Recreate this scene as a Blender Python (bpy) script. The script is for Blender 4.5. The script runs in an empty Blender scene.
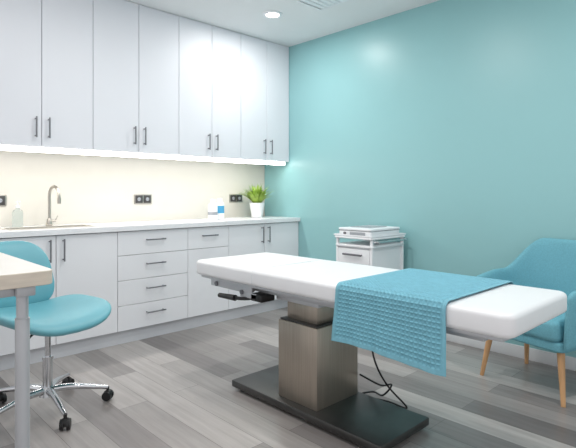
import bpy, bmesh, math, random
from mathutils import Vector, Matrix
random.seed(7)
sc = bpy.context.scene
try:
    sc.view_settings.view_transform = 'Standard'
except Exception: pass

# ---------------------------------------------------------------- materials
def srgb(c):
    return tuple(((v/255)/12.92 if v/255 <= 0.04045 else ((v/255+0.055)/1.055)**2.4) for v in c)
def mat(name, col, rough=0.5, metal=0.0, emit=None, estr=0, trans=0, noise=None, bump=None, coat=0, aniso=None):
    m = bpy.data.materials.new(name); m.use_nodes = True
    nt = m.node_tree; b = nt.nodes['Principled BSDF']
    c = (*srgb(col), 1)
    b.inputs['Base Color'].default_value = c
    b.inputs['Roughness'].default_value = rough
    b.inputs['Metallic'].default_value = metal
    if coat: b.inputs['Coat Weight'].default_value = coat
    if trans: b.inputs['Transmission Weight'].default_value = trans
    if emit:
        b.inputs['Emission Color'].default_value = (*srgb(emit), 1)
        b.inputs['Emission Strength'].default_value = estr
    tc = nt.nodes.new('ShaderNodeTexCoord')
    if noise:
        n = nt.nodes.new('ShaderNodeTexNoise'); n.inputs['Scale'].default_value = noise[0]
        n.inputs['Detail'].default_value = 5
        mp = nt.nodes.new('ShaderNodeMapping'); mp.inputs['Scale'].default_value = noise[2] if len(noise) > 2 else (1,1,1)
        nt.links.new(tc.outputs['Object'], mp.inputs[0]); nt.links.new(mp.outputs[0], n.inputs['Vector'])
        r = nt.nodes.new('ShaderNodeValToRGB'); a = noise[1]
        r.color_ramp.elements[0].position = .35; r.color_ramp.elements[1].position = .65
        r.color_ramp.elements[0].color = (*[v*(1-a) for v in c[:3]], 1)
        r.color_ramp.elements[1].color = (*[min(1, v*(1+a)) for v in c[:3]], 1)
        nt.links.new(n.outputs['Fac'], r.inputs[0]); nt.links.new(r.outputs[0], b.inputs['Base Color'])
    if bump:
        n = nt.nodes.new('ShaderNodeTexNoise'); n.inputs['Scale'].default_value = bump[0]
        nt.links.new(tc.outputs['Object'], n.inputs['Vector'])
        bp = nt.nodes.new('ShaderNodeBump'); bp.inputs['Strength'].default_value = bump[1]; bp.inputs['Distance'].default_value = .002
        nt.links.new(n.outputs['Fac'], bp.inputs['Height']); nt.links.new(bp.outputs[0], b.inputs['Normal'])
    return m

M_cab = mat('cabinet_white', (229,230,236), .45, noise=(1.2,.006))
M_base_cab = mat('base_cabinet_white', (240,240,244), .3, noise=(1.2,.006))
M_carc = mat('carcass_white', (214,215,220), .5, noise=(1.2,.01))
M_counter = mat('counter_quartz', (238,238,241), .2, noise=(60,.02))
M_splash = mat('backsplash_cream', (216,212,203), .3, noise=(5,.012))
M_teal = mat('teal_paint', (146,194,197), .36, noise=(.8,.012), bump=(220,.05))
M_ceil = mat('ceiling_white', (234,235,236), .9, noise=(3,.01))
M_wall = mat('wall_white', (225,226,228), .8, noise=(3,.01))
M_base = mat('baseboard_white', (222,224,226), .5, noise=(3,.01))
M_gun = mat('handle_steel', (128,128,132), .32, .85, noise=(30,.05))
M_chrome = mat('chrome', (205,207,210), .12, 1.0, noise=(8,.03))
M_nickel = mat('brushed_nickel', (184,178,170), .28, 1.0, noise=(3,.08,(60,60,1)))
M_sink = mat('sink_steel', (208,203,194), .42, .4, noise=(3,.04,(60,60,1)))
M_steel = mat('brushed_column', (170,160,148), .36, .75, noise=(4,.07,(40,40,1)))
M_plate = mat('base_plate_metal', (80,80,79), .36, .7, noise=(5,.12))
M_black = mat('black_plastic', (22,22,24), .4, noise=(20,.1))
M_vinyl = mat('white_vinyl', (234,234,236), .38, noise=(5,.012), bump=(90,.08))
M_piping = mat('vinyl_piping', (206,208,212), .5, noise=(30,.02))
M_frame = mat('grey_frame', (190,192,196), .4, .3, noise=(6,.03))
M_towel = mat('towel_turquoise', (122,180,197), .9, noise=(40,.05), bump=(500,.3))
M_chair = mat('chair_fabric', (110,172,187), .85, noise=(120,.07), bump=(420,.4))
M_seat = mat('swivel_vinyl', (106,172,185), .42, noise=(6,.03), bump=(200,.1))
M_wood = mat('beech_leg', (200,156,112), .45, noise=(9,.16,(4,4,.5)))
M_desk = mat('desk_top', (230,226,222), .35, noise=(4,.02))
M_edge = mat('desk_edge', (206,194,180), .5, noise=(10,.06,(1,1,6)))
M_leaf = mat('leaf_green', (146,174,72), .5, noise=(12,.35))
M_soil = mat('soil', (60,44,34), .9, noise=(60,.3))
M_pot = mat('pot_white', (238,238,238), .35, noise=(5,.01))
M_plastic = mat('white_plastic', (236,238,241), .35, noise=(5,.01))
M_grey = mat('device_grey', (160,164,170), .4, noise=(5,.03))
M_blue = mat('label_blue', (80,165,208), .4, noise=(9,.03))
M_glass = mat('clear_plastic', (232,240,238), .08, trans=.85, noise=(5,.01))
M_led = mat('led_diffuser', (255,252,246), .5, emit=(255,252,245), estr=10)
M_lamp = mat('lamp_diffuser', (255,255,255), .5, emit=(255,252,246), estr=12)
M_socket = mat('socket_dark', (70,68,68), .4, .2, noise=(10,.05))
M_dark = mat('shadow_gap', (118,120,126), .8, noise=(5,.02))

def floor_mat():
    m = bpy.data.materials.new('floor_vinyl_planks'); m.use_nodes = True
    nt = m.node_tree; b = nt.nodes['Principled BSDF']; L = nt.links
    tc = nt.nodes.new('ShaderNodeTexCoord')
    mp = nt.nodes.new('ShaderNodeMapping'); mp.inputs['Rotation'].default_value = (0,0,math.radians(90))
    L.new(tc.outputs['Object'], mp.inputs[0])
    br = nt.nodes.new('ShaderNodeTexBrick')
    br.offset = .37; br.inputs['Scale'].default_value = 1
    br.inputs['Brick Width'].default_value = 1.25; br.inputs['Row Height'].default_value = .165
    br.inputs['Mortar Size'].default_value = .0014; br.inputs['Mortar Smooth'].default_value = .3
    br.inputs['Bias'].default_value = 0
    br.inputs['Color1'].default_value = (*srgb((124,118,117)),1)
    br.inputs['Color2'].default_value = (*srgb((190,184,181)),1)
    br.inputs['Mortar'].default_value = (*srgb((108,102,101)),1)
    L.new(mp.outputs[0], br.inputs['Vector'])
    mp2 = nt.nodes.new('ShaderNodeMapping'); mp2.inputs['Scale'].default_value = (1.6, 26, 1)
    L.new(mp.outputs[0], mp2.inputs[0])
    n = nt.nodes.new('ShaderNodeTexNoise'); n.inputs['Scale'].default_value = 1.3; n.inputs['Detail'].default_value = 8; n.inputs['Roughness'].default_value = .6; n.inputs['Distortion'].default_value = .5
    L.new(mp2.outputs[0], n.inputs['Vector'])
    r = nt.nodes.new('ShaderNodeValToRGB')
    r.color_ramp.elements[0].position = .3; r.color_ramp.elements[0].color = (.75,.74,.735,1)
    r.color_ramp.elements[1].position = .7; r.color_ramp.elements[1].color = (1.0,1.0,1.0,1)
    L.new(n.outputs['Fac'], r.inputs[0])
    mx = nt.nodes.new('ShaderNodeMix'); mx.data_type = 'RGBA'; mx.blend_type = 'MULTIPLY'; mx.inputs[0].default_value = 1
    L.new(br.outputs['Color'], mx.inputs[6]); L.new(r.outputs[0], mx.inputs[7])
    L.new(mx.outputs[2], b.inputs['Base Color'])
    b.inputs['Roughness'].default_value = .29
    bp = nt.nodes.new('ShaderNodeBump'); bp.inputs['Strength'].default_value = .10; bp.inputs['Distance'].default_value = .002
    L.new(n.outputs['Fac'], bp.inputs['Height']); L.new(bp.outputs[0], b.inputs['Normal'])
    return m
M_floor = floor_mat()

# ---------------------------------------------------------------- mesh helpers
def finish(name, bm, m, parent=None, smooth=True, ang=35):
    me = bpy.data.meshes.new(name)
    bmesh.ops.recalc_face_normals(bm, faces=bm.faces)
    bm.to_mesh(me); bm.free()
    for mm in (m if isinstance(m, (list, tuple)) else [m]): me.materials.append(mm)
    if smooth:
        me.polygons.foreach_set('use_smooth', [True]*len(me.polygons))
        try: me.set_sharp_from_angle(angle=math.radians(ang))
        except Exception: pass
    o = bpy.data.objects.new(name, me); sc.collection.objects.link(o)
    if parent: o.parent = parent
    return o
def add_box(bm, lo, hi, bev=0, seg=2, mi=0):
    r = bmesh.ops.create_cube(bm, size=1)
    vs = r['verts']
    for v in vs:
        v.co = Vector([lo[i] + (v.co[i]+.5)*(hi[i]-lo[i]) for i in range(3)])
    fs = set(f for v in vs for f in v.link_faces)
    for f in fs: f.material_index = mi
    if bev > 0:
        es = set(e for v in vs for e in v.link_edges)
        bmesh.ops.bevel(bm, geom=list(es), offset=bev, segments=seg, profile=.5, affect='EDGES', material=mi)
def box(name, lo, hi, m, parent=None, bev=0, seg=2):
    bm = bmesh.new(); add_box(bm, lo, hi, bev, seg)
    return finish(name, bm, m, parent)
def boxes(name, lst, m, parent=None, bev=0):
    bm = bmesh.new()
    for lo, hi in lst: add_box(bm, lo, hi, bev)
    return finish(name, bm, m, parent)
def add_cyl(bm, p0, p1, r0, r1=None, n=20, mi=0):
    p0, p1 = Vector(p0), Vector(p1); r1 = r0 if r1 is None else r1
    d = p1-p0
    q = d.to_track_quat('Z', 'Y').to_matrix().to_4x4()
    T = Matrix.Translation((p0+p1)/2) @ q
    r = bmesh.ops.create_cone(bm, cap_ends=True, segments=n, radius1=r0, radius2=r1, depth=d.length, matrix=T)
    for v in r['verts']:
        for f in v.link_faces: f.material_index = mi
def cyls(name, lst, m, parent=None, n=20):
    bm = bmesh.new()
    for c in lst: add_cyl(bm, c[0], c[1], c[2], c[3] if len(c) > 3 else None, n)
    return finish(name, bm, m, parent)
def catmull(pts, k=8):
    pts = [Vector(p) for p in pts]; P = [2*pts[0]-pts[1]] + pts + [2*pts[-1]-pts[-2]]
    out = []
    for i in range(1, len(P)-2):
        for j in range(k):
            t = j/k; a, b, c, d = P[i-1], P[i], P[i+1], P[i+2]
            out.append(.5*((2*b)+(-a+c)*t+(2*a-5*b+4*c-d)*t*t+(-a+3*b-3*c+d)*t**3))
    out.append(pts[-1]); return out
def add_tube(bm, pts, r, n=12):
    rings = []; ref = None
    for i, p in enumerate(pts):
        t = (pts[min(i+1, len(pts)-1)] - pts[max(i-1, 0)]).normalized()
        if ref is None:
            ref = t.orthogonal().normalized()
        ref = (ref - t*ref.dot(t)).normalized(); s = t.cross(ref)
        rr = r[i] if isinstance(r, list) else r
        rings.append([bm.verts.new(p + rr*(math.cos(a)*ref+math.sin(a)*s)) for a in [2*math.pi*k/n for k in range(n)]])
    for a, b in zip(rings, rings[1:]):
        for k in range(n): bm.faces.new((a[k], a[(k+1) % n], b[(k+1) % n], b[k]))
    bm.faces.new(rings[0]); bm.faces.new(rings[-1])
def tube(name, pts, r, m, parent=None, smooth=8, n=12):
    bm = bmesh.new(); add_tube(bm, catmull(pts, smooth) if smooth else [Vector(p) for p in pts], r, n)
    return finish(name, bm, m, parent, ang=60)
def add_lathe(bm, prof, c=(0,0,0), n=32, mi=0):
    c = Vector(c); rings = []
    for r, z in prof:
        rings.append([bm.verts.new(c+Vector((r*math.cos(2*math.pi*k/n), r*math.sin(2*math.pi*k/n), z))) for k in range(n)])
    fs = []
    for a, b in zip(rings, rings[1:]):
        for k in range(n): fs.append(bm.faces.new((a[k], a[(k+1) % n], b[(k+1) % n], b[k])))
    fs.append(bm.faces.new(rings[0])); fs.append(bm.faces.new(rings[-1]))
    for f in fs: f.material_index = mi
def lathe(name, prof, m, parent=None, c=(0,0,0), n=32):
    bm = bmesh.new(); add_lathe(bm, prof, c, n); return finish(name, bm, m, parent)
def empty(name, loc=(0,0,0), rz=0):
    e = bpy.data.objects.new(name, None); e.location = loc; e.rotation_euler = (0,0,rz); e.empty_display_size = .1
    sc.collection.objects.link(e); return e

# ---------------------------------------------------------------- room
WX, WY, CZ = 3.545, 4.08, 2.67
box('floor', (-1.6,-1.6,-.08), (WX+.1, WY+.1, 0), M_floor)
box('ceiling', (-1.6,-1.6,CZ), (WX+.1, WY+.1, CZ+.1), M_ceil)
box('wall_back', (-1.6,WY,0), (WX+.1, WY+.1, CZ), M_wall)
box('wall_right', (WX,-1.6,0), (WX+.1, WY, CZ), M_teal)
box('baseboard_right', (WX-.014,-1.6,0), (WX, 3.515, .085), M_base, bev=.003)

# ---------------------------------------------------------------- upper cabinets
UZ = 1.473; UY = 3.68
ux = [.05, .42, .776, 1.136, 1.497, 1.867, 2.235, 2.576, 2.908, 3.237, 3.543]
up = empty('upper_cabinet', (1.8, 3.88, 0))
def L(p): return (p[0]-1.8, p[1]-3.88, p[2])
box('carcass', L((.05, UY+.0215, UZ)), L((3.543, WY-.001, CZ-.001)), M_dark, up)
box('underside', L((.05, UY+.02, UZ-.0012)), L((3.543, WY-.013, UZ-.0001)), M_carc, up)
def pull(bm, a, b, out=.032, r=.0055):
    a, b = Vector(a), Vector(b); o = Vector((0,-out,0)); d = (b-a).normalized()
    add_cyl(bm, a+o-d*.012, b+o+d*.012, r, n=12)
    add_cyl(bm, a, a+o, r*.85, n=10); add_cyl(bm, b, b+o, r*.85, n=10)
hb = bmesh.new()
for i in range(len(ux)-1):
    box(f'door_{i+1}', L((ux[i]+.002, UY, UZ)), L((ux[i+1]-.002, UY+.019, CZ-.004)), M_cab, up, bev=.0015, seg=1)
for i in (1,3,5,7,9):
    for s in (-1,1):
        x = ux[i]+s*.043
        pull(hb, L((x,UY,UZ+.075)), L((x,UY,UZ+.195)))
finish('handles', hb, M_gun, up)
# LED strip under the doors
led = empty('led_strip_light', (0, -.165, UZ)); led.parent = up
box('profile', (-1.745,-.018,-.030), (1.70,.022,-.0015), M_carc, led)
box('diffuser', (-1.74,-.020,-.035), (1.695,.018,-.0302), M_led, led)
box('diffuser_front', (-1.74,-.022,-.035), (1.695,-.0185,-.003), M_led, led)
box('backsplash', (.05, WY-.012, .9005), (3.543, WY-.0005, UZ-.002), M_splash)

# ---------------------------------------------------------------- base cabinets
bc = empty('base_cabinet', (1.8, 3.8, 0))
def B(p): return (p[0]-1.8, p[1]-3.8, p[2])
BY = 3.54; TOP = .862
boxes('carcass', [(B((.05,BY+.021,.10)), B((3.543,WY-.001,.12))), (B((.05,WY-.02,.12)), B((3.543,WY-.001,TOP))),
    (B((.05,BY+.021,.12)), B((.07,WY-.02,TOP))), (B((3.52,BY+.021,.12)), B((3.543,WY-.02,TOP))),
    (B((.05,BY+.021,.12)), B((3.543,BY+.035,TOP)))], M_dark, bc)
box('toe_kick', B((.05,BY+.04,0)), B((3.543,BY+.06,.10)), M_carc, bc)
fz0, fz1 = .105, .858
fronts = [(.05,.36,fz0,fz1), (.36,.76,fz0,fz1), (.76,1.185,fz0,fz1), (1.185,1.625,fz0,fz1)]
dz = [fz0, .295, .485, .675, fz1]
for k in range(4): fronts.append((1.625,2.235,dz[k],dz[k+1]))
fronts += [(2.235,2.66,fz0,.675),(2.235,2.66,.675,fz1),(2.66,3.085,fz0,fz1),(3.085,3.543,fz0,fz1)]
for i, (a,b,c,d) in enumerate(fronts):
    box(f'front_{i+1}', B((a+.002,BY,c+.002)), B((b-.002,BY+.019,d-.002)), M_base_cab, bc, bev=.0015, seg=1)
hb = bmesh.new()
for k in range(4):
    z = (dz[k]+dz[k+1])/2 + .02
    pull(hb, B((1.86,BY,z)), B((2.0,BY,z)))
pull(hb, B((2.38,BY,.785)), B((2.51,BY,.785)))
for x in (1.14, 1.23, 3.045, 3.125, .32, .40):
    pull(hb, B((x,BY,.69)), B((x,BY,.82)))
finish('handles', hb, M_gun, bc)

# countertop with a cut-out for the sink
ct = empty('countertop', (1.8, 3.8, 0))
SX0, SX1, SY0, SY1 = .93, 1.50, 3.66, 3.86
zc0, zc1 = .863, .90
boxes('slab', [(B((.05,3.515,zc0)), B((SX0,WY-.001,zc1))), (B((SX1,3.515,zc0)), B((3.543,WY-.001,zc1))),
    (B((SX0,3.515,zc0)), B((SX1,SY0,zc1))), (B((SX0,SY1,zc0)), B((SX1,WY-.001,zc1)))], M_counter, ct)
sk = empty('sink', ((SX0+SX1)/2, (SY0+SY1)/2, .86))
hx, hy = (SX1-SX0)/2, (SY1-SY0)/2
boxes('basin', [((-hx+.001,-hy+.001,-.16),(-hx+.012,hy-.001,.037)), ((hx-.012,-hy+.001,-.16),(hx-.001,hy-.001,.037)),
    ((-hx+.012,-hy+.001,-.16),(hx-.012,-hy+.012,.037)), ((-hx+.012,hy-.012,-.16),(hx-.012,hy-.001,.037)),
    ((-hx+.001,-hy+.001,-.17),(hx-.001,hy-.001,-.16))], M_sink, sk)
boxes('rim', [((-hx-.018,-hy-.018,.0402),(hx+.018,-hy+.006,.044)), ((-hx-.018,hy-.006,.0402),(hx+.018,hy+.018,.044)),
    ((-hx-.018,-hy+.006,.0402),(-hx+.006,hy-.006,.044)), ((hx-.006,-hy+.006,.0402),(hx+.018,hy-.006,.044))], M_sink, sk)
lathe('drain', [(.001,-.159),(.04,-.159),(.04,-.155),(.028,-.154),(.02,-.157),(.001,-.157)], M_chrome, sk)

# faucet
fa = empty('faucet', (1.27, 3.94, .9005))
lathe('base', [(.001,0),(.027,0),(.027,.008),(.021,.014),(.018,.05),(.014,.056),(.001,.056)], M_nickel, fa)
tube('spout', [(0,0,.05),(0,0,.15),(0,0,.235),(.004,-.02,.28),(.012,-.065,.297),(.02,-.11,.28),(.024,-.132,.235),(.025,-.134,.205)], .0105, M_nickel, fa, n=16)
cyls('nozzle', [((.025,-.134,.21),(.0252,-.1345,.17),.0135,.0125)], M_nickel, fa)
cyls('lever', [((.014,0,.035),(.045,0,.035),.009), ((.04,0,.035),(.062,0,.075),.005,.004)], M_nickel, fa)

# soap dispenser
sd = empty('soap_dispenser', (1.06, 3.97, .9005))
lathe('bottle', [(.001,0),(.034,0),(.036,.004),(.036,.10),(.03,.122),(.013,.132),(.013,.142),(.001,.142)], M_glass, sd)
lathe('collar', [(.001,.142),(.016,.142),(.016,.158),(.006,.16),(.005,.185),(.001,.185)], M_plastic, sd)
cyls('nozzle', [((0,.01,.188),(.006,-.04,.186),.006,.004)], M_plastic, sd)

# outlets
def outlet(xc):
    e = empty('electrical_outlet', (xc, WY-.0125, 1.095))
    box('plate', (-.085,-.008,-.044), (.085,0,.044), M_nickel, e, bev=.003)
    for k, x in enumerate((-.04,.04)):
        bm = bmesh.new()
        add_box(bm, (x-.034,-.0115,-.034), (x+.034,-.0081,.034), .002)
        finish(f'socket_{k+1}', bm, M_socket, e)
        bm = bmesh.new(); add_cyl(bm, (x,-.013,0), (x,-.0116,0), .016, n=20)
        finish(f'socket_face_{k+1}', bm, M_grey, e)
        cyls(f'pins_{k+1}', [((x-.008,-.0135,0),(x-.008,-.0131,0),.003), ((x+.008,-.0135,0),(x+.008,-.0131,0),.003)], M_black, e, n=8)
outlet(.925); outlet(2.10); outlet(3.145)

# bottles
def bottle(name, x, y, r, h, lab):
    e = empty(name, (x,y,.9005))
    lathe('body', [(.001,0),(r-.003,0),(r,.004),(r,h*.72),(r*.8,h*.8),(r*.5,h*.83),(.001,h*.83)], M_plastic, e)
    lathe('cap', [(.001,h*.831),(r*.55,h*.831),(r*.55,h*.98),(r*.45,h),(.001,h)], M_plastic, e)
    if lab == 1: lathe('label', [(r+.0006,h*.3),(r+.0012,h*.3),(r+.0012,h*.65),(r+.0006,h*.65)], M_blue, e)
    else: lathe('label', [(r+.0006,h*.25),(r+.0012,h*.25),(r+.0012,h*.4),(r+.0006,h*.4)], M_grey, e)
bottle('lotion_bottle', 2.64, 3.76, .044, .19, 0)
bottle('lotion_bottle', 2.75, 3.80, .040, .20, 1)

# plant
pl = empty('potted_plant', (3.25, 3.85, .9005))
lathe('pot', [(.001,0),(.052,0),(.056,.004),(.076,.135),(.076,.15),(.068,.15),(.066,.135),(.001,.13)], M_pot, pl)
lathe('soil', [(.001,.1305),(.064,.1305),(.064,.137),(.001,.139)], M_soil, pl, n=24)
bm = bmesh.new()
for i in range(150):
    az = random.uniform(0, 2*math.pi); lean = random.uniform(.15, 1.2); ln = random.uniform(.14, .235)
    w = random.uniform(.008, .013); p = Vector((.028*math.cos(az)*lean, .028*math.sin(az)*lean, .135))
    d = Vector((math.cos(az), math.sin(az), 0)); side = Vector((-d.y, d.x, 0)); prev = None; N = 6
    for k in range(N+1):
        t = k/N; th = lean*(.55+.75*t)
        ww = w*math.sin(math.pi*min(1, .18+.82*t))+.0004
        a, b, c = bm.verts.new(p+side*ww), bm.verts.new(p-Vector((0,0,ww*.3))), bm.verts.new(p-side*ww)
        if prev:
            bm.faces.new((prev[0],prev[1],b,a)); bm.faces.new((prev[1],prev[2],c,b))
        prev = (a,b,c)
        p = p + (d*math.sin(th)+Vector((0,0,math.cos(th))))*ln/N
finish('leaves', bm, M_leaf, pl)

# ---------------------------------------------------------------- ceiling fittings
def downlight(x, y, en=20):
    e = empty('recessed_light', (x,y,CZ))
    lathe('trim', [(.055,-.001),(.085,-.001),(.083,-.008),(.06,-.012),(.055,-.006)], M_plastic, e)
    lathe('lens', [(.001,-.004),(.0545,-.004),(.0545,-.0065),(.001,-.0065)], M_lamp, e)
    l = bpy.data.lights.new('lamp', 'AREA'); l.shape = 'DISK'; l.size = .11; l.energy = en; l.color = (1,.985,.96)
    lo = bpy.data.objects.new('lamp', l); lo.location = (0,0,-.016); lo.parent = e; sc.collection.objects.link(lo)
for x, y, en in ((2.79,3.10,11),(1.05,2.6,5),(1.9,2.1,14),(1.05,.9,13),(2.5,.2,14)): downlight(x, y, en)
cv = empty('ceiling_vent', (2.86,2.60,CZ))
boxes('frame', [((-.15,-.15,-.010),(.15,-.135,0)),((-.15,.135,-.010),(.15,.15,0)),((-.15,-.135,-.010),(-.135,.135,0)),((.135,-.135,-.010),(.15,.135,0))], M_plastic, cv, bev=.002)
boxes('louvres', [((-.134,-.125+.05*k,-.008),(.134,-.083+.05*k,-.003)) for k in range(5)], M_plastic, cv)

# ---------------------------------------------------------------- examination table
et = empty('examination_table', (1.945, 1.6, 0))
def T(p): return (p[0]-1.945, p[1]-1.6, p[2])
TX0, TX1, TY0, TY1, TZ = 1.645, 2.24, .655, 2.545, .748
def cushion(name, lo, hi, rc, re, m, parent):
    # plan rounded-rectangle, softened edges, slight crown
    bm = bmesh.new(); x0,y0,z0 = lo; x1,y1,z1 = hi
    def loop(ins, z):
        out = []; r = max(rc-ins, .004); N = 8
        for cx, cy, a0 in ((x1-ins-r,y1-ins-r,0),(x0+ins+r,y1-ins-r,90),(x0+ins+r,y0+ins+r,180),(x1-ins-r,y0+ins+r,270)):
            for k in range(N+1):
                a = math.radians(a0+90*k/N); out.append(bm.verts.new((cx+r*math.cos(a), cy+r*math.sin(a), z)))
        return out
    loops = []
    for k in range(6):
        a = math.pi/2*k/5; loops.append(loop(re*(1-math.sin(a)), z0+re*(1-math.cos(a))))
    for k in range(7):
        a = math.pi/2*k/6; loops.append(loop(re*(1-math.cos(a)), z1-.003-re*(1-math.sin(a))))
    loops.append(loop(re+.02, z1-.001)); loops.append(loop(re+.06, z1))
    for a, b in zip(loops, loops[1:]):
        n = len(a)
        for k in range(n): bm.faces.new((a[k],a[(k+1)%n],b[(k+1)%n],b[k]))
    bm.faces.new(loops[0]); bm.faces.new(loops[-1])
    return finish(name, bm, m, parent, ang=50)
cushion('mattress', T((TX0,TY0,TZ-.088)), T((TX1,TY1,TZ)), .05, .020, M_vinyl, et)
tube('mattress_seam', [T((TX0-.0003,1.99,TZ-.08)),T((TX0-.0003,1.99,TZ-.03)),T((TX0+.006,1.99,TZ-.0085)),T((TX0+.024,1.99,TZ-.002)),T((1.80,1.99,TZ+.0003)),
    T((2.08,1.99,TZ+.0003)),T((TX1-.024,1.99,TZ-.002)),T((TX1-.006,1.99,TZ-.0085)),T((TX1+.0003,1.99,TZ-.03)),T((TX1+.0003,1.99,TZ-.08))], .0016, M_piping, et, smooth=0, n=6)
box('deck_board', T((TX0+.03,TY0+.04,TZ-.105)), T((TX1-.03,TY1-.04,TZ-.087)), M_frame, et, bev=.003)
boxes('rails', [(T((1.76,.80,.605)), T((1.80,2.40,.642))), (T((2.09,.80,.605)), T((2.13,2.40,.642))),
    (T((1.80,.80,.61)),T((2.09,.83,.64))), (T((1.80,2.37,.61)),T((2.09,2.40,.64))), (T((1.80,1.5,.60)),T((2.09,2.12,.64)))], M_frame, et, bev=.002)
# head section hinge bracket + lever
boxes('head_bracket', [(T((1.70,2.06,.60)), T((1.712,2.44,.642))), (T((1.70,2.02,.575)), T((1.715,2.16,.605)))], M_frame, et, bev=.003)
cyls('pivots', [(T((1.69,2.14,.602)), T((1.78,2.14,.602)), .012), (T((1.692,2.38,.617)), T((1.78,2.38,.617)), .014)], M_gun, et)
tube('release_lever', [T((1.78,2.02,.60)), T((1.72,2.08,.575)), T((1.695,2.14,.566)), T((1.69,2.20,.562))], .010, M_black, et)
cyls('lever_grip', [(T((1.69,2.19,.5625)), T((1.69,2.34,.556)), .017, .013)], M_black, et)
boxes('lever_mount', [(T((1.70,1.98,.565)), T((1.80,2.07,.606)))], M_black, et, bev=.006)
cyls('gas_spring', [(T((1.92,2.20,.60)), T((1.93,2.00,.56)), .011), (T((1.93,2.00,.56)), T((1.94,1.90,.54)), .007)], M_black, et)
# column
box('column_shroud', T((1.80,1.67,.056)), T((2.13,1.955,.47)), M_steel, et, bev=.006)
box('column_rim', T((1.808,1.678,.468)), T((2.122,1.947,.478)), M_plate, et, bev=.002)
box('column_inner', T((1.84,1.705,.475)), T((2.09,1.925,.58)), M_steel, et, bev=.004)
box('column_cap', T((1.80,1.66,.575)), T((2.10,1.97,.604)), M_frame, et, bev=.003)
box('base_plate', T((1.75,1.25,.018)), T((2.155,2.305,.058)), M_plate, et, bev=.008)
cyls('feet', [(T((x,y,0)), T((x,y,.02)), .03, .024) for x in (1.80,2.10) for y in (1.31,2.24)], M_black, et)
# power cable
tube('power_cable', [T((2.05,1.62,.60)),T((2.10,1.58,.45)),T((2.09,1.53,.28)),T((2.16,1.50,.14)),T((2.22,1.42,.03)),T((2.26,1.56,.007)),
     T((2.22,1.72,.007)),T((2.17,1.60,.075)),T((2.12,1.50,.10)),T((2.14,1.46,.16)),T((2.18,1.56,.12)),T((2.138,1.665,.16))], .005, M_black, et)

# ---------------------------------------------------------------- towel
def towel():
    e = empty('towel', (1.945, 1.15, TZ))
    off = .006; re = .024
    pts = [(TX1+off, TZ-.075), (TX1+off, TZ-re)]
    for k in range(1, 9):
        a = math.pi/2*k/8; pts.append((TX1-re+(re+off)*math.cos(a), TZ-re+(re+off)*math.sin(a)))
    for k in range(1, 9):
        a = math.pi/2*k/8; pts.append((TX0+re-(re+off)*math.sin(a), TZ-re+(re+off)*math.cos(a)))
    pts += [(TX0-off-.004, TZ-.12), (TX0-off-.010, TZ-.18), (TX0-off-.014, TZ-.245)]
    cum = [0]
    for a, b in zip(pts, pts[1:]): cum.append(cum[-1]+math.hypot(b[0]-a[0], b[1]-a[1]))
    tot = cum[-1]
    def at(s):
        s = min(max(s, 0), tot)
        for i in range(len(cum)-1):
            if s <= cum[i+1]+1e-9:
                t = (s-cum[i])/max(1e-9, cum[i+1]-cum[i]); a, b = pts[i], pts[i+1]
                return a[0]+(b[0]-a[0])*t, a[1]+(b[1]-a[1])*t
        return pts[-1]
    W = .52; NC = 28; NR = int(tot/.0175); n_s = NR*8; n_w = NC*8
    bm = bmesh.new(); grid = []
    for i in range(n_s+1):
        s = tot*i/n_s; px, pz = at(s)
        x0, z0 = at(s-.003); x1, z1 = at(s+.003); dx, dzz = x1-x0, z1-z0; l = math.hypot(dx, dzz)
        nx, nz = dzz/l, -dx/l            # outward: top -> up, front -> -x
        hang = max(0, (TZ-.03-pz)/.22) if px < 1.9 else 0
        row = []
        for j in range(n_w+1):
            w = j/n_w; y = .885 + W*w
            ga = abs((i % 8)/8-.5)*2; gb = abs((j % 8)/8-.5)*2     # 1 at ridges
            h = .0052*max(ga, gb)**3
            if s < .018 or s > tot-.018 or w < .03 or w > .97: h = .004
            fold = hang*(.007*math.sin(w*9.5+.6)+.004*math.sin(w*21))
            yy = y + hang*.024*(w-.5)
            zz = -hang*.010*math.sin(w*5+1)
            row.append(bm.verts.new((px-1.945 + nx*h - abs(fold), yy-1.15, pz-TZ + nz*h + zz)))
        grid.append(row)
    for a, b in zip(grid, grid[1:]):
        for j in range(n_w): bm.faces.new((a[j],a[j+1],b[j+1],b[j]))
    o = finish('waffle_cloth', bm, M_towel, e, ang=80)
    md = o.modifiers.new('thick', 'SOLIDIFY'); md.thickness = .003; md.offset = 0
towel()

# ---------------------------------------------------------------- utility cart
uc = empty('utility_cart', (3.27, 2.44, 0))
hx, hy = .205, .17
boxes('posts', [((sx*hx-.011,sy*hy-.011,.07),(sx*hx+.011,sy*hy+.011,.795)) for sx in (-1,1) for sy in (-1,1)], M_plastic, uc, bev=.004)
cushion('top_tray', (-hx-.03,-hy-.025,.788), (hx+.03,hy+.025,.808), .03, .008, M_plastic, uc)
bm = bmesh.new()
for lo, hi in (((-hx-.028,-hy-.023,.807),(hx+.028,-hy-.013,.82)),((-hx-.028,hy+.013,.807),(hx+.028,hy+.023,.82)),
               ((-hx-.028,-hy-.013,.807),(-hx-.018,hy+.013,.82)),((hx+.018,-hy-.013,.807),(hx+.028,hy+.013,.82))): add_box(bm, lo, hi, .003)
finish('tray_rim', bm, M_plastic, uc)
cushion('device_body', (-hx-.005,-hy+.01,.8075), (hx-.01,hy-.01,.852), .02, .006, M_plastic, uc)
cushion('device_lid', (-hx-.008,-hy+.005,.8525), (hx-.008,hy-.005,.874), .022, .007, M_plastic, uc)
box('device_gap', (-hx-.003,-hy+.013,.850), (hx-.013,hy-.013,.856), M_gun, uc)
cushion('device_screen', (-.14,-.10,.8735), (.10,.10,.879), .012, .003, M_grey, uc)
boxes('device_panel', [((-hx-.0085,-.11,.818),(-hx-.0045,.04,.843))], M_grey, uc, bev=.001)
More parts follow.
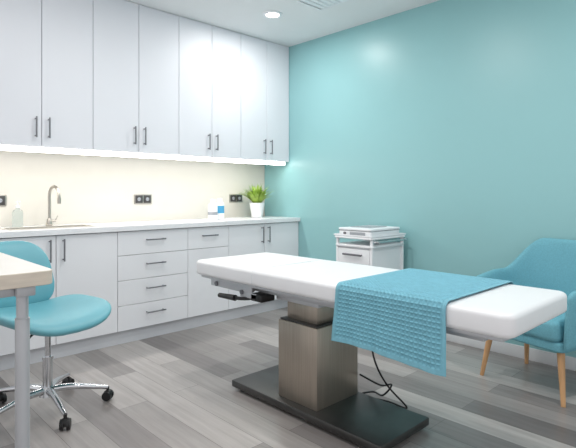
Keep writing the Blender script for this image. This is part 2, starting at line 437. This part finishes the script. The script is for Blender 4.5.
cyls('device_knob', [((-hx-.004,.09,.83),(-hx-.016,.09,.83),.010)], M_gun, uc)
box('cabinet_body', (-hx+.005,-hy+.005,.12), (hx-.005,hy-.005,.72), M_plastic, uc, bev=.004)
cushion('cabinet_top', (-hx-.02,-hy-.018,.72), (hx+.02,hy+.018,.745), .025, .008, M_plastic, uc)
zs = [.13,.325,.52,.715]
for k in range(3):
    box(f'drawer_{k+1}', (-hx-.012,-hy+.014,zs[k]+.006), (-hx+.004,hy-.014,zs[k+1]-.006), M_plastic, uc, bev=.003)
    bm = bmesh.new(); z = zs[k+1]-.05
    add_cyl(bm, (-hx-.034,-.09,z), (-hx-.034,.09,z), .008, n=10)
    add_cyl(bm, (-hx-.034,-.08,z), (-hx-.01,-.08,z), .006, n=8); add_cyl(bm, (-hx-.034,.08,z), (-hx-.01,.08,z), .006, n=8)
    finish(f'drawer_handle_{k+1}', bm, M_gun, uc)
bm = bmesh.new()
add_tube(bm, catmull([(-hx,-hy-.02,.775),(-hx+.02,-hy-.06,.775),(0,-hy-.068,.775),(hx-.02,-hy-.06,.775),(hx,-hy-.02,.775)],6), .008)
finish('push_handle', bm, M_chrome, uc)
bm = bmesh.new()
for sx in (-1,1):
    for sy in (-1,1):
        add_cyl(bm, (sx*(hx-.02),sy*(hy-.02)-.012,.036), (sx*(hx-.02),sy*(hy-.02)+.012,.036), .036, n=20)
        add_cyl(bm, (sx*(hx-.02),sy*(hy-.02),.05), (sx*(hx-.02),sy*(hy-.02),.121), .010, n=10)
finish('casters', bm, M_gun, uc)

# ---------------------------------------------------------------- armchair (tub)
ac = empty('armchair', (3.195, 1.075, 0), math.radians(-15))
# local: faces -X
def tub():
    N = 60; path = []
    hw, d0, d1 = .285, -.26, .20
    r = .17
    pts = [(d0, -hw), (d1-r, -hw)]
    for k in range(1, 12): a = -math.pi/2 + math.pi/2*k/12; pts.append((d1-r+r*math.cos(a), -hw+r+r*math.sin(a)))
    pts += [(d1, -hw+r), (d1, hw-r)]
    for k in range(1, 12): a = math.pi/2*k/12; pts.append((d1-r+r*math.cos(a), hw-r+r*math.sin(a)))
    pts += [(d1-r, hw), (d0, hw)]
    cum = [0]
    for a, b in zip(pts, pts[1:]): cum.append(cum[-1]+math.dist(a, b))
    def at(s):
        for i in range(len(cum)-1):
            if s <= cum[i+1]+1e-9:
                t = (s-cum[i])/(cum[i+1]-cum[i]); a, b = pts[i], pts[i+1]
                return Vector((a[0]+(b[0]-a[0])*t, a[1]+(b[1]-a[1])*t))
        return Vector(pts[-1])
    bm = bmesh.new(); rings = []
    for i in range(N+1):
        s = cum[-1]*i/N; p = at(s); u = abs(2*i/N-1)   # 1 at arm fronts, 0 mid back
        d = (at(min(cum[-1], s+.02))-at(max(0, s-.02))).normalized(); n = Vector((d.y, -d.x))
        sm = lambda a, b, x: (lambda t: t*t*(3-2*t))(min(1, max(0, (x-a)/(b-a))))
        top = .650 + .205*(1-sm(.22,.56,u)) - .03*sm(.65,1,u)
        bot = .31
        th = .024
        if u > .93: th *= math.sqrt(max(.05, 1-((u-.93)/.075)**2)); top -= .03*((u-.93)/.07)**2
        ring = []; M = 24
        for k in range(M):
            a = 2*math.pi*k/M; c, si = math.cos(a), math.sin(a)
            cc = math.copysign(abs(c)**.6, c); ss = math.copysign(abs(si)**.35, si)
            z = (top+bot)/2 + ss*(top-bot)/2
            f = .04*(max(0.0, z-bot)/.5)**1.3
            q = p + n*(cc*th + f)
            ring.append(bm.verts.new((q.x, q.y, z)))
        rings.append(ring)
    for a, b in zip(rings, rings[1:]):
        M = len(a)
        for k in range(M): bm.faces.new((a[k],a[(k+1)%M],b[(k+1)%M],b[k]))
    for rg in (rings[0], rings[-1]):
        bm.faces.new(rg)
    return finish('shell', bm, M_chair, ac, ang=70)
tub()
cushion('seat_cushion', (-.285,-.256,.335), (.18,.256,.46), .05, .035, M_chair, ac)
cushion('seat_base', (-.265,-.275,.285), (.19,.275,.345), .05, .015, M_chair, ac)
cyls('legs', [((lx,sy*.225,.29),(lx2,sy*.265,0.0),.021,.012) for lx, lx2 in ((-.20,-.24),(.15,.20)) for sy in (-1,1)], M_wood, ac)

# ---------------------------------------------------------------- swivel chair
oc = empty('swivel_chair', (.885, 2.77, 0), math.radians(12))
# local: faces -Y
def pad(name, fn, th, m, parent):
    """closed rounded superelliptic pad: fn(u,v)->(pos, normal)"""
    bm = bmesh.new()
    R = 14; A = 48
    rings_t, rings_b = [], []
    for i in range(1, R+1):
        r = math.sin(math.pi/2*i/R); t = th*(1-r**5)**.5 if r < 1 else 0
        rt, rb = [], []
        for k in range(A):
            a = 2*math.pi*k/A; c, s = math.cos(a), math.sin(a)
            e = .62
            u = r*math.copysign(abs(c)**e, c); v = r*math.copysign(abs(s)**e, s)
            p, n = fn(u, v)
            rt.append(bm.verts.new(p+n*t))
            if i < R: rb.append(bm.verts.new(p-n*t))
        rings_t.append(rt); rings_b.append(rb if i < R else rt)
    p, n = fn(0, 0)
    for rings, sg in ((rings_t,1),(rings_b,-1)):
        c0 = bm.verts.new(p+n*th*sg)
        for k in range(A): bm.faces.new((c0, rings[0][k], rings[0][(k+1)%A]))
        for a, b in zip(rings, rings[1:]):
            for k in range(A): bm.faces.new((a[k],a[(k+1)%A],b[(k+1)%A],b[k]))
    return finish(name, bm, m, parent, ang=80)
def seatf(u, v):
    x = .275*u; y = -.02+.265*v
    z = .488 + .055*abs(u)**2.4 + .02*max(0, v)**2 - .02*max(0, -v)**2.5
    return Vector((x,y,z)), Vector((0,0,1))
pad('seat', seatf, .040, M_seat, oc)
def backf(u, v):
    x = -.05 + .195*u*(1-.08*v); z = .69 + .19*v
    y = .265 + .05*v - .06*u*u + .02*v*v
    return Vector((x,y,z)), Vector((.0,-1,.15)).normalized()
pad('backrest', backf, .028, M_seat, oc)
tube('back_support', [(0,.05,.445),(-.02,.20,.44),(-.04,.30,.49),(-.045,.325,.60),(-.045,.315,.68)], .016, M_chrome, oc)
box('mechanism', (-.07,-.08,.415), (.07,.10,.455), M_gun, oc, bev=.008)
tube('height_lever', [(-.05,0,.43),(-.12,-.04,.415),(-.17,-.08,.37)], .006, M_black, oc)
cyls('gas_lift', [((0,0,.10),(0,0,.28),.025), ((0,0,.28),(0,0,.42),.015), ((0,0,.268),(0,0,.283),.028)], M_chrome, oc)
bm = bmesh.new(); cb = bmesh.new()
add_cyl(bm, (0,0,.075), (0,0,.125), .042, .034, n=24)
for k in range(5):
    a = math.radians(-33+72*k); d = Vector((math.cos(a), math.sin(a), 0))
    pts = [d*.03+Vector((0,0,.105)), d*.12+Vector((0,0,.105)), d*.22+Vector((0,0,.088)), d*.30+Vector((0,0,.072))]
    cp = catmull(pts, 5); add_tube(bm, cp, [.020-.009*i/(len(cp)-1) for i in range(len(cp))], 12)
    e = d*.30; sv = Vector((-d.y, d.x, 0)); sv = (sv+d*.5).normalized()
    add_cyl(cb, e+Vector((0,0,.045)), e+Vector((0,0,.075)), .008, n=10)
    for q in (-1,1): add_cyl(cb, e+sv*(.008*q)+Vector((0,0,.027)), e+sv*(.024*q)+Vector((0,0,.027)), .027, .025, n=20)
    add_cyl(cb, e-sv*.012+Vector((0,0,.036)), e+sv*.012+Vector((0,0,.036)), .022, n=14)
finish('star_base', bm, M_chrome, oc); finish('casters', cb, M_black, oc)

# ---------------------------------------------------------------- desk (sit-stand)
dk = empty('desk', (0, 2.13, 0))
DX = .59
bm = bmesh.new()
def rr(ins, z):
    x0,x1,y0,y1 = -.75+ins, DX-ins, -.36+ins, .40-ins; r = .035-ins; out = []
    for cx, cy, a0 in ((x1-r,y1-r,0),(x0+r,y1-r,90),(x0+r,y0+r,180),(x1-r,y0+r,270)):
        for k in range(7):
            a = math.radians(a0+90*k/6); out.append(bm.verts.new((cx+r*math.cos(a), cy+r*math.sin(a), z)))
    return out
lp = [rr(.002,.838), rr(0,.84), rr(0,.884), rr(.002,.886)]
for q, (a, b) in enumerate(zip(lp, lp[1:])):
    for k in range(len(a)):
        f = bm.faces.new((a[k],a[(k+1)%len(a)],b[(k+1)%len(a)],b[k])); f.material_index = 1
bm.faces.new(lp[0]).material_index = 1; bm.faces.new(lp[-1]).material_index = 0
finish('top', bm, [M_desk, M_edge], dk)
for i, x in enumerate((.51,-.62)):
    bm = bmesh.new()
    add_box(bm, (x-.028,-.31,.005), (x+.028,.33,.03), .005)
    add_cyl(bm, (x,-.275,.03), (x,-.275,.72), .023, n=24)
    add_cyl(bm, (x,-.275,.72), (x,-.275,.80), .019, n=24)
    add_box(bm, (x-.03,-.32,.80), (x+.03,.34,.837), .004)
    finish(f'leg_{i+1}', bm, M_frame, dk)
box('crossbar', (-.61,-.30,.802), (.48,-.26,.835), M_frame, dk, bev=.003)

# ---------------------------------------------------------------- lighting
w = bpy.data.worlds.new('world'); sc.world = w; w.use_nodes = True
bg = w.node_tree.nodes['Background']; bg.inputs[0].default_value = (.985,.985,1,1); bg.inputs[1].default_value = .98
l = bpy.data.lights.new('led_glow', 'AREA'); l.shape = 'RECTANGLE'; l.size = 3.2; l.size_y = .03; l.energy = 7.2; l.color = (1,.975,.93)
lo = bpy.data.objects.new('led_glow', l); lo.parent = led; lo.location = (-.06,0.0,-.038); lo.rotation_euler = (math.radians(14),0,0); sc.collection.objects.link(lo)

# ---------------------------------------------------------------- camera
cam = bpy.data.cameras.new('camera'); co = bpy.data.objects.new('camera', cam); sc.collection.objects.link(co)
cam.sensor_width = 36; cam.lens = 491/576*36; cam.shift_y = -(224-193)/576; cam.clip_start = .05
co.location = (0,0,1.15)
co.rotation_euler = (math.radians(90), 0, math.atan2(-.692, .722))
sc.camera = co
